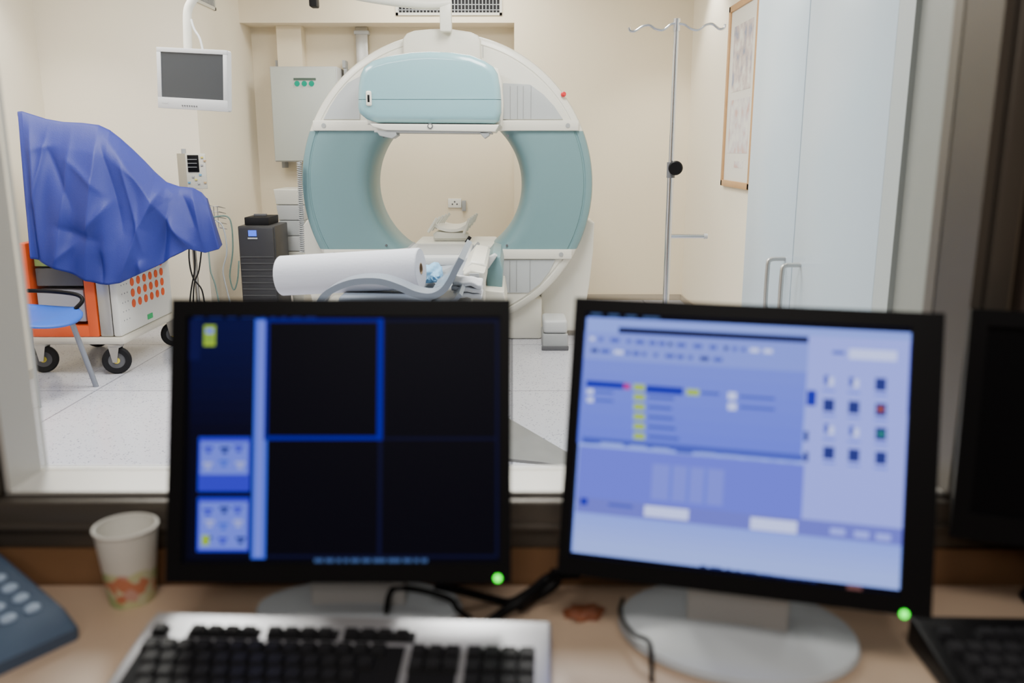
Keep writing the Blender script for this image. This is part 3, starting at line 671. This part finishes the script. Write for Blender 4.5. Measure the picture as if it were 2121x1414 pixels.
def monitor(nm,label,bl,yaw,tilt,w,h,scr,basexy,br,bry,rects,led,base_m,neck_m):
    xd=Vector((math.cos(yaw),math.sin(yaw),0)); bk=Vector((-math.sin(yaw),math.cos(yaw),0))
    ud=bk*math.sin(tilt)+Vector((0,0,math.cos(tilt))); M=planeM(Vector(bl),xd,ud); Mi=M.inverted()
    e=thing(nm,label,"computer monitor",(basexy[0],basexy[1],DZ))
    s0=onplane(*scr[0],M,Mi) if scr else Vector((.018,h-.018,0)); s1=onplane(*scr[1],M,Mi) if scr else Vector((w-.018,.03,0))
    x0,x1=s0.x,s1.x; y1,y0=s0.y,s1.y
    bm=bmesh.new()
    for a in [(0,w,0,y0),(0,w,y1,h),(0,x0,y0,y1),(x1,w,y0,y1)]: bbox(bm,a[0],a[1],a[2],a[3],-.012,.003)
    fin(bm,"bezel",black,e,M=M)
    box("housing",.002,w-.002,.002,h-.002,-.035,-.0125,black2,e,.006,M=M)
    box("rear_hub",w*.3,w*.7,h*.25,h*.75,-.055,-.035,black2,e,.008,M=M)
    bm=bmesh.new(); mats=[]
    def q(xa,xb,ya,yb,z,m):
        if m not in mats: mats.append(m)
        f=bm.faces.new([bm.verts.new(v) for v in ((xa,ya,z),(xb,ya,z),(xb,yb,z),(xa,yb,z))]); f.material_index=mats.index(m)
    if rects is not None:
        q(x0-.001,x1+.001,y0-.001,y1+.001,-.003,rects[0])
        for k,(a,b2,m) in enumerate(rects[1]):
            A=onplane(*a,M,Mi);B=onplane(*b2,M,Mi)
            q(max(x0,min(A.x,B.x)),min(x1,max(A.x,B.x)),max(y0,min(A.y,B.y)),min(y1,max(A.y,B.y)),-.0028+.000012*k,m)
    else: q(x0-.001,x1+.001,y0-.001,y1+.001,-.003,mat("screen_black",(.003,.003,.004),.4,spec=.08))
    bm.transform(Matrix.Translation(-e.location)@M)
    me=bpy.data.meshes.new("screen"); bm.to_mesh(me); bm.free()
    for m in mats: me.materials.append(m)
    link(bpy.data.objects.new("screen",me),e)
    if led:
        l=onplane(*led,M,Mi); lathe("power_light",[(0,.003),(.0032,.002),(.0042,0),(0,0)],emi("led_green",(.01,1.0,.03),4.0),e,16,M@axisM((l.x,l.y,.003),(0,0,1)))
    Mb=Matrix.Translation((basexy[0],basexy[1],DZ))@Matrix.Rotation(yaw,4,'Z')
    c=M@Vector((w/2,h*.45,-.05)); cl=Mb.inverted()@c
    yf=min(cl.y-.006,.0)
    bm=bmesh.new(); bprism(bm,[Vector((-.055,yf-.01,.012)),Vector((-.055,yf+.03,.012)),Vector((-.055,cl.y+.03,cl.z)),Vector((-.055,cl.y-.002,cl.z))],(.11,0,0),.004)
    fin(bm,"neck",neck_m,e,M=Mb)
    lathe("base",[(0,.0),(br,0),(br+.003,.004),(br,.010),(br-.03,.014),(0,.018)],base_m,e,56,Mb@Matrix.Diagonal((1,bry/br,1,1)))
    return e,M
baseM=mat("monitor_base_light",(.60,.65,.70),.25); neckM=mat("monitor_neck",(.55,.54,.52),.35)
bg=emi("ui_black",(.0008,.0008,.004),1.0)
bblue=emi("ui_blue",(.008,.004,.34),1.0); bblue2=emi("ui_blue_dim",(.005,.003,.20),1.0); lblue=emi("ui_light_blue",(.055,.12,.82),1.0); dnavy=emi("ui_dim_line",(.003,.004,.03),1.0)
viol=emi("ui_violet",(.035,.03,.68),1.0); ice=emi("ui_ice",(.16,.22,1.0),1.0); yel=emi("ui_yellow",(.35,.55,.03),1.0); txt=emi("ui_text",(.05,.10,.26),1.0); deep=emi("ui_deep",(.012,.02,.15),1.0)
r=[]
for k in range(10):
    y=660+k*24.2; f_=1-k/11
    r.append(((392,y),(524,y+24.4),emi("ui_panel_navy_%d"%k,(.001,.0015*f_+.0008,.045*f_+.005),1.0)))
r.append(((392,902),(524,1158),emi("ui_panel_navy2",(.001,.0014,.012),1.0)))
r.append(((392,660),(412,745),emi("ui_tab",(.003,.004,.06),1.0)))
r.append(((527,660),(548,1158),lblue)); r.append(((533,664),(541,1154),ice))
for a in [((549,660),(1032,666)),((1027,660),(1032,1155)),((783,912),(789,1155)),((549,906),(1032,911)),((549,1150),(1032,1156)),((792,660),(796,905))]: r.append((a[0],a[1],dnavy))
for a,m in [(((549,659),(792,667)),bblue2),(((549,659),(553,912)),bblue2),(((782,659),(791,912)),bblue),(((549,903),(791,911)),bblue)]: r.append((a[0],a[1],m))
r+= [((421,673),(444,716),yel),((425,680),(440,690),ice),((423,698),(442,704),emi("ui_ygreen",(.2,.4,.06),1))]
for (x,y) in ((410,905),(408,1030)):
    r.append(((x,y),(x+106,y+113),viol)); r.append(((x+4,y+10),(x+102,y+78 if y<1000 else y+108),ice))
    for i in range(3):
        for j in range(2 if y<1000 else 3):
            xx=x+12+i*32+random.randint(-3,3); yy=y+20+j*30+random.randint(-3,3); m=[viol,lblue,deep,emi("ui_pale",(.4,.45,.9),1)][(i*2+j*3)%4]
            r.append(((xx,yy),(xx+20,yy+6),m)); r.append(((xx+5,yy+8),(xx+15,yy+15),m))
r.append(((416,1108),(432,1130),yel))
x=650
while x<882:
    w=random.choice((10,18,26)); r.append(((x,1157),(min(x+w,885),1165),txt)); x+=w+5
x=400
while x<660:
    w=random.choice((14,22,30)); r.append(((x,656),(x+w,659),deep)); x+=w+8
monitor("desktop_monitor","black flat monitor showing dark viewer window with blue outlines",(-.37,.846,.797),0,R(16),.369,.304,[(388,655),(1036,1166)],(-.178,.918),.118,.062,(bg,r),(1031,1196),baseM,neckM)
main=emi("scr_main",(.13,.18,1.0),1.05); top_=emi("scr_top",(.24,.34,1.0),1.25); side=emi("scr_side",(.28,.34,1.0),1.4); low=emi("scr_low",(.25,.36,1.0),1.4); mid=emi("scr_mid",(.15,.18,1.0),1.05)
wht=emi("scr_white",(.50,.57,1.0),1.6); drk=emi("scr_dark",(.03,.04,.26),1.0); dkb=emi("scr_darkblue",(.015,.018,.52),1.0); red=emi("scr_red",(.6,.03,.3),1.0); blk=emi("scr_black",(.001,.001,.008),1.0); lin=emi("scr_line",(.07,.10,.66),1.0)
yel2=emi("scr_yellow",(.46,.68,.07),1.0)
r=[]
def sy(x,y):
    sl=.064+(y-650)*(.074/500); return y+sl*(x-1215)
def rr_(x0,y0,x1,y1,m): r.append(((x0,sy(x0,y0)),(x1,sy(x1,y1)),m))
rr_(1215,656,1882,1134,low)
for k in range(5): rr_(1190,1058+k*15,1868,1074+k*15,emi("scr_lowgrad_%d"%k,(.22+.02*k,.32+.024*k,1.0),1.35))
rr_(1215,656,1900,672,top_); rr_(1280,672,1676,681,emi("scr_black2",(.012,.014,.07),1)); rr_(1215,672,1280,685,top_)
for k in range(8): rr_(1212-k*2,686+k*28,1674-k*2,715+k*28,emi("scr_maingrad_%d"%k,(.185-.007*k,.25-.009*k,1.0),1.1))
rr_(1212,686,1674,735,emi("scr_tool",(.22,.30,1.0),1.15))
for row,(xa,xb) in enumerate(((1222,1585),(1224,1500))):
    x=xa
    while x<xb:
        w=random.choice((8,14,18)); rr_(x,696+row*24,x+w,704+row*24,random.choice((drk,lin,lin,lin,wht))); x+=w+random.choice((6,10,16))
rr_(1676,664,1886,1030,side)
rr_(1760,684,1858,702,wht); rr_(1725,690,1750,696,lin)
cols=(1718,1770,1826)
for j,y in enumerate((736,784,830,876)):
    for i,x in enumerate(cols):
        m=drk if not(j in(0,2) and i<2) else lin
        if m is drk: rr_(x-12,y,x+10,y+24,m)
        else: rr_(x-10,y+2,x-2,y+20,lin); rr_(x,y+6,x+9,y+22,wht)
        if (i,j)==(2,1): rr_(x-8,y+6,x+6,y+16,emi("scr_orange",(.4,.08,.03),1))
        if (i,j)==(2,2): rr_(x-8,y+8,x+8,y+16,emi("scr_green",(.02,.28,.2),1))
        rr_(x-14,y+30,x+12,y+33,main)
rr_(1214,787,1295,799,dkb); rr_(1292,787,1305,799,red); rr_(1338,787,1414,801,dkb); rr_(1422,787,1448,800,yel2)
for i in range(6):
    rr_(1312,786+i*20,1335,799+i*20,yel2)
    if i: rr_(1342,788+i*20,1342+random.randint(45,75),793+i*20,lin)
rr_(1452,790,1490,795,lin)
for y in (787,808): rr_(1508,y,1525,y+14,wht); rr_(1532,y+4,1605,y+8,lin)
for y in (805,822): rr_(1216,y,1228,y+10,wht); rr_(1232,y+2,1270,y+6,lin)
rr_(1672,770,1690,800,dkb)
for y in (850,890): rr_(1666,y,1674,y+20,drk)
rr_(1206,905,1664,908,lin)
x=1210
while x<1650:
    w=random.choice((20,34,46)); rr_(x,912,x+w,918,random.choice((top_,lin))); x+=w+14
rr_(1200,924,1660,1030,mid); rr_(1352,945,1496,1015,emi("scr_table",(.20,.24,1.0),1.1))
for k in range(1,4): rr_(1352+k*36,945,1354+k*36,1015,main)
rr_(1194,1030,1868,1050,emi("scr_bar",(.17,.19,.85),1.0))
rr_(1202,1032,1216,1046,dkb); rr_(1335,1032,1425,1052,wht); rr_(1555,1030,1650,1052,wht)
for x in (1720,1770,1815): rr_(x,1032,x+30,1044,side)
rr_(1260,1036,1310,1041,lin)
rr_(1886,664,1913,800,dkb); rr_(1890,670,1904,715,side); rr_(1886,800,1913,1150,blk)
x=1224
while x<1380:
    w=random.choice((22,34)); rr_(x,647,x+w,652,txt); x+=w+14
x=1450
while x<1690:
    w=random.choice((14,26)); rr_(x,1138,x+w,1142,deep); x+=w+6
rr_(1755,1137,1785,1147,emi("scr_brown",(.2,.08,.08),1))
a0=Vector((.050,.872,.795)); a1=Vector((.407,.779,.795)); yaw=math.atan2(a1.y-a0.y,a1.x-a0.x)
monitor("desktop_monitor","black flat monitor showing bright blue application window",a0,yaw,R(16),.378,.304,[(1213,646),(1863,1232)],(.250,.872),.128,.100,(blk,r),(1872,1270),baseM,neckM)
monitor("desktop_monitor","switched-off black monitor angled beside the window frame",(.500,.915,.818),R(-20),R(8),.36,.26,None,(.68,.925),.07,.042,None,None,black2,black)
# ---- keyboards
def keyboard(label,loc,rot,bodym,deckm,keym,sx=1.0):
    e=thing("keyboard",label,"keyboard",(loc[0],loc[1],DZ),rot); e.scale=(sx,1,1)
    w,d=.45,.165
    bm=bmesh.new(); bprism(bm,[Vector((-w/2,-d/2,0)),Vector((-w/2,d/2,0)),Vector((-w/2,d/2,.032)),Vector((-w/2,d/2-.02,.033)),Vector((-w/2,-d/2,.014))],(w,0,0),.004)
    fin(bm,"keyboard_body",bodym,e,local=True)
    def top(y): return .014+(y+d/2)/(d-.02)*.019
    for a,b2,y0,y1 in ((-.212,.070,-.072,.032),(.078,.128,-.072,.032),(.136,.208,-.072,.032),(-.212,-.194,.038,.055),(-.172,-.092,.038,.055),(-.084,-.006,.038,.055),(.0,.078,.038,.055)):
        bm=bmesh.new()
        vs=[bm.verts.new(v) for v in ((a,y0,top(y0)+.0008),(b2,y0,top(y0)+.0008),(b2,y1,top(y1)+.0008),(a,y1,top(y1)+.0008))]; bm.faces.new(vs)
        fin(bm,"key_deck",deckm,e,local=True)
    def kmesh(kw,kd):
        bm=bmesh.new(); bprism(bm,[Vector((-kw/2,-kd/2,0)),Vector((kw/2,-kd/2,0)),Vector((kw/2,kd/2,0)),Vector((-kw/2,kd/2,0))],(0,0,.007))
        for v in bm.verts:
            if v.co.z>.003: v.co.x*=.8; v.co.y*=.8
        bmesh.ops.recalc_face_normals(bm,faces=bm.faces[:])
        me=bpy.data.meshes.new("key"); bm.to_mesh(me); bm.free(); me.materials.append(keym); return me
    cache={}
    def key(x,y,kw,kd=.0165):
        k=(round(kw,4),kd)
        if k not in cache: cache[k]=kmesh(kw,kd)
        o=bpy.data.objects.new("key",cache[k]); o.location=(x,y,top(y)+.0008); o.rotation_euler=(math.atan(.019/(d-.02)),0,0); link(o,e)
    P_=.0188
    key(-.203,.0465,.015,.012)
    for g_ in range(3):
        for i in range(4): key(-.160+g_*.084+i*.0185,.0465,.0165,.012)
    for rI,(n,off) in enumerate(((14,0),(13,.009),(12,.014),(11,.02))):
        y=.022-rI*.0190
        for i in range(n): key(-.202+off+i*P_,y,.0172)
    for i,(x,kw) in enumerate(((-.200,.022),(-.175,.02),(-.15,.02),(-.087,.09),(-.02,.02),(.01,.02),(.045,.03))): key(x,-.0615,kw)
    for i in range(3):
        for j in range(2): key(.085+i*.018,.022-j*.019,.0165)
    for x,y in ((.103,-.043),(.085,-.062),(.103,-.062),(.121,-.062)): key(x,y,.0165)
    for i in range(4):
        for j in range(4): key(.144+i*.0185,.022-j*.0205,.017)
    return e
silver=mat("silver_plastic",(.46,.46,.49),.3,.45)
keyboard("silver keyboard with black keys on wooden desk",(-.178,.770),R(-2.5),silver,black2,mat("black_key_caps",(.016,.016,.018),.45,spec=.3),.965)
keyboard("black keyboard lying on wooden desk",(.655,.765),R(-2),black,black2,mat("black_keys",(.022,.022,.026),.4))
o=box("mouse_mat",.06,.22,.60,.765,DZ,DZ+.006,black2,None,.001); recenter(o); tag(o,"thin black mouse mat on wooden desk","mouse mat")
# ---- cup
cl=FL(262,1243,DZ)
cup=thing("paper_cup","white paper cup printed with orange flowers and green leaves","paper cup",(cl.x+.006,cl.y+.004,DZ))
cm=bpy.data.materials.new("floral_cup"); cm.use_nodes=True; nt=cm.node_tree; b=nt.nodes["Principled BSDF"]; b.inputs["Roughness"].default_value=.55
tc=nt.nodes.new("ShaderNodeTexCoord"); sp_=nt.nodes.new("ShaderNodeSeparateXYZ"); nt.links.new(tc.outputs["Object"],sp_.inputs[0])
vo=nt.nodes.new("ShaderNodeTexVoronoi"); vo.inputs["Scale"].default_value=75; nt.links.new(tc.outputs["Object"],vo.inputs["Vector"])
rp=nt.nodes.new("ShaderNodeValToRGB"); rp.color_ramp.interpolation='CONSTANT'; el=rp.color_ramp.elements
el[0].position=0; el[0].color=(.60,.22,.12,1); el[1].position=.14; el[1].color=(.60,.62,.36,1)
x_=el.new(.36); x_.color=(.40,.52,.24,1); x_=el.new(.66); x_.color=(.62,.36,.30,1); x_=el.new(.76); x_.color=(.62,.64,.44,1)
s2=nt.nodes.new("ShaderNodeSeparateColor"); nt.links.new(vo.outputs["Color"],s2.inputs[0]); nt.links.new(s2.outputs[0],rp.inputs[0])
no=nt.nodes.new("ShaderNodeTexNoise"); no.inputs["Scale"].default_value=30; nt.links.new(tc.outputs["Object"],no.inputs["Vector"])
ad=nt.nodes.new("ShaderNodeMath"); ad.operation='MULTIPLY_ADD'; ad.inputs[1].default_value=.03; nt.links.new(no.outputs["Fac"],ad.inputs[0]); nt.links.new(sp_.outputs[2],ad.inputs[2])
lt=nt.nodes.new("ShaderNodeMath"); lt.operation='LESS_THAN'; lt.inputs[1].default_value=.058; nt.links.new(ad.outputs[0],lt.inputs[0])
mx=nt.nodes.new("ShaderNodeMixRGB"); mx.inputs[1].default_value=(.72,.71,.66,1); nt.links.new(lt.outputs[0],mx.inputs[0]); nt.links.new(rp.outputs[0],mx.inputs[2]); nt.links.new(mx.outputs[0],b.inputs["Base Color"])
Mc=Matrix.Translation((cup.location.x,cup.location.y,DZ))
lathe("cup_wall",[(0,.004),(.0248,.004),(.0254,0),(.026,.001),(.0352,.094),(.0346,.094),(.0248,.008),(0,.008)],cm,cup,48,Mc)
bm=bmesh.new(); M_=Mc@Matrix.Translation((0,0,.094)); blathe(bm,[(.0352+.0017*math.cos(a),.0017*math.sin(a)) for a in [k*math.pi/4 for k in range(8)]],48,M_,closed=True)
fin(bm,"cup_rim",mat("cup_white",(.76,.75,.70),.5),cup)
# ---- phone
e=thing("desk_telephone","dark blue-grey desk telephone with pale round keys","telephone",(-.477,.865,DZ),math.atan2(-.57,.82))
phM=mat("phone_body",(.06,.10,.17),.35)
bm=bmesh.new(); bprism(bm,[Vector((0,0,0)),Vector((0,0,.014)),Vector((-.03,0,.030)),Vector((-.21,0,.065)),Vector((-.23,0,.055)),Vector((-.23,0,0))],(0,-.22,0),.008,4)
fin(bm,"phone_body",phM,e,local=True)
kM=mat("phone_keys",(.36,.47,.64),.4)
for i in range(5):
    for j in range(5):
        x=-.045-i*.024; y=-.028-j*.026; z=.030+(-x-.03)/.18*.035
        bm=bmesh.new(); bmesh.ops.create_uvsphere(bm,u_segments=14,v_segments=8,radius=1)
        for v in bm.verts: v.co=Vector((v.co.x*.0075,v.co.y*.009,v.co.z*.004))
        bm.transform(Matrix.Translation((x,y,z+.001))@Matrix.Rotation(.19,4,'Y')); fin(bm,"phone_key",kM,e,local=True,angle=80)
bm=bmesh.new(); bprism(bm,[Vector((-.17,-.01,.058)),Vector((-.22,-.01,.062)),Vector((-.22,-.01,.095)),Vector((-.18,-.01,.09))],(0,-.20,0),.01,4)
fin(bm,"handset",phM,e,local=True)
def dcable(pl,zs_,r_=.0035):
    pts=[FL(a,b2,DZ+z) for (a,b2),z in zip(pl,zs_)]
    bm=bmesh.new(); btube(bm,pts,r_,8,8); o=fin(bm,"desk_cable",black,angle=60); recenter(o); tag(o,"black computer cable curling across the desk","cable","cables on the desk")
dcable([(800,1268),(805,1235),(820,1218),(870,1222),(930,1240),(948,1262),(975,1282)],[.022,.03,.034,.034,.03,.02,.006])
dcable([(900,1212),(960,1225),(1020,1240),(1060,1245),(1110,1215),(1150,1195),(1200,1190)],[.03,.02,.006,.008,.02,.03,.03],.005)
dcable([(1010,1290),(1050,1262),(1085,1240),(1130,1200),(1160,1190)],[.006,.016,.024,.034,.044],.006)
dcable([(1075,1255),(1100,1238),(1125,1225),(1150,1205),(1150,1180)],[.01,.01,.02,.03,.04],.007)
dcable([(1290,1240),(1285,1270),(1310,1310),(1345,1330),(1350,1380),(1350,1414)],[.022,.022,.022,.022,.014,.006],.0025)
c=FL(1210,1272,DZ); bm=bmesh.new(); bmesh.ops.create_icosphere(bm,subdivisions=3,radius=1)
for v in bm.verts:
    k=1+noise.noise(v.co*2)*.5; v.co=Vector((v.co.x*.022*k,v.co.y*.016*k,max(0,v.co.z*.007*k+.002)))
bm.transform(Matrix.Translation(c)); o=fin(bm,"crumpled_wrapper",mat("brown_wrapper",(.24,.07,.025),.5)); recenter(o); tag(o,"small crumpled brown wrapper on wooden desk","wrapper")
# ================= LIGHTS ==================
def area(name,loc,sx,sy_,en,col,rot=(0,0,0)):
    l=bpy.data.lights.new(name,'AREA'); l.shape='RECTANGLE'; l.size=sx; l.size_y=sy_; l.energy=en; l.color=col
    o=bpy.data.objects.new(name,l); o.location=loc; o.rotation_euler=rot; link(o)
warm=(1,.965,.91)
area("ceiling_lamp_a",(-1.9,4.2,2.70),.6,1.2,86,warm)
area("ceiling_lamp_b",(.1,4.2,2.70),.6,1.2,84,warm)
area("ceiling_lamp_c",(-.5,6.6,2.68),1.2,.5,38,warm)
area("ceiling_lamp_d",(-1.0,2.2,2.70),1.2,.6,74,(.95,.97,1))
area("control_lamp",(0,-.35,2.65),.8,.6,26,(1,.93,.85))
area("added_fill_rear",(-.3,-1.25,2.1),.9,.4,8,(1,.94,.88),(R(62),0,0))  # fill light added behind the camera to brighten the shaded monitor stands
def spot(loc,tgt,en,ang):
    l=bpy.data.lights.new("downlight",'SPOT'); l.energy=en; l.spot_size=R(ang); l.spot_blend=.6; l.color=(1,.96,.9); l.shadow_soft_size=.05
    o=bpy.data.objects.new("downlight",l); o.location=loc; o.rotation_euler=(Vector(tgt)-Vector(loc)).to_track_quat('-Z','Y').to_euler(); link(o)
spot((1.15,6.4,2.7),(1.3,6.4,0),80,90); spot((-2.9,5.2,2.7),(-3.0,5.3,0),70,95)
w=bpy.data.worlds.new("world"); bpy.context.scene.world=w; w.use_nodes=True; w.node_tree.nodes["Background"].inputs[0].default_value=(.5,.5,.55,1); w.node_tree.nodes["Background"].inputs[1].default_value=.1
cam=bpy.data.cameras.new("camera"); co=bpy.data.objects.new("camera",cam); co.location=(0,0,CH); co.rotation_euler=(R(90)-TH,0,0); link(co)
cam.sensor_width=36; cam.lens=F/2121*36; cam.clip_start=.03; cam.dof.use_dof=True; cam.dof.focus_distance=5.3; cam.dof.aperture_fstop=3.3
bpy.context.scene.camera=co
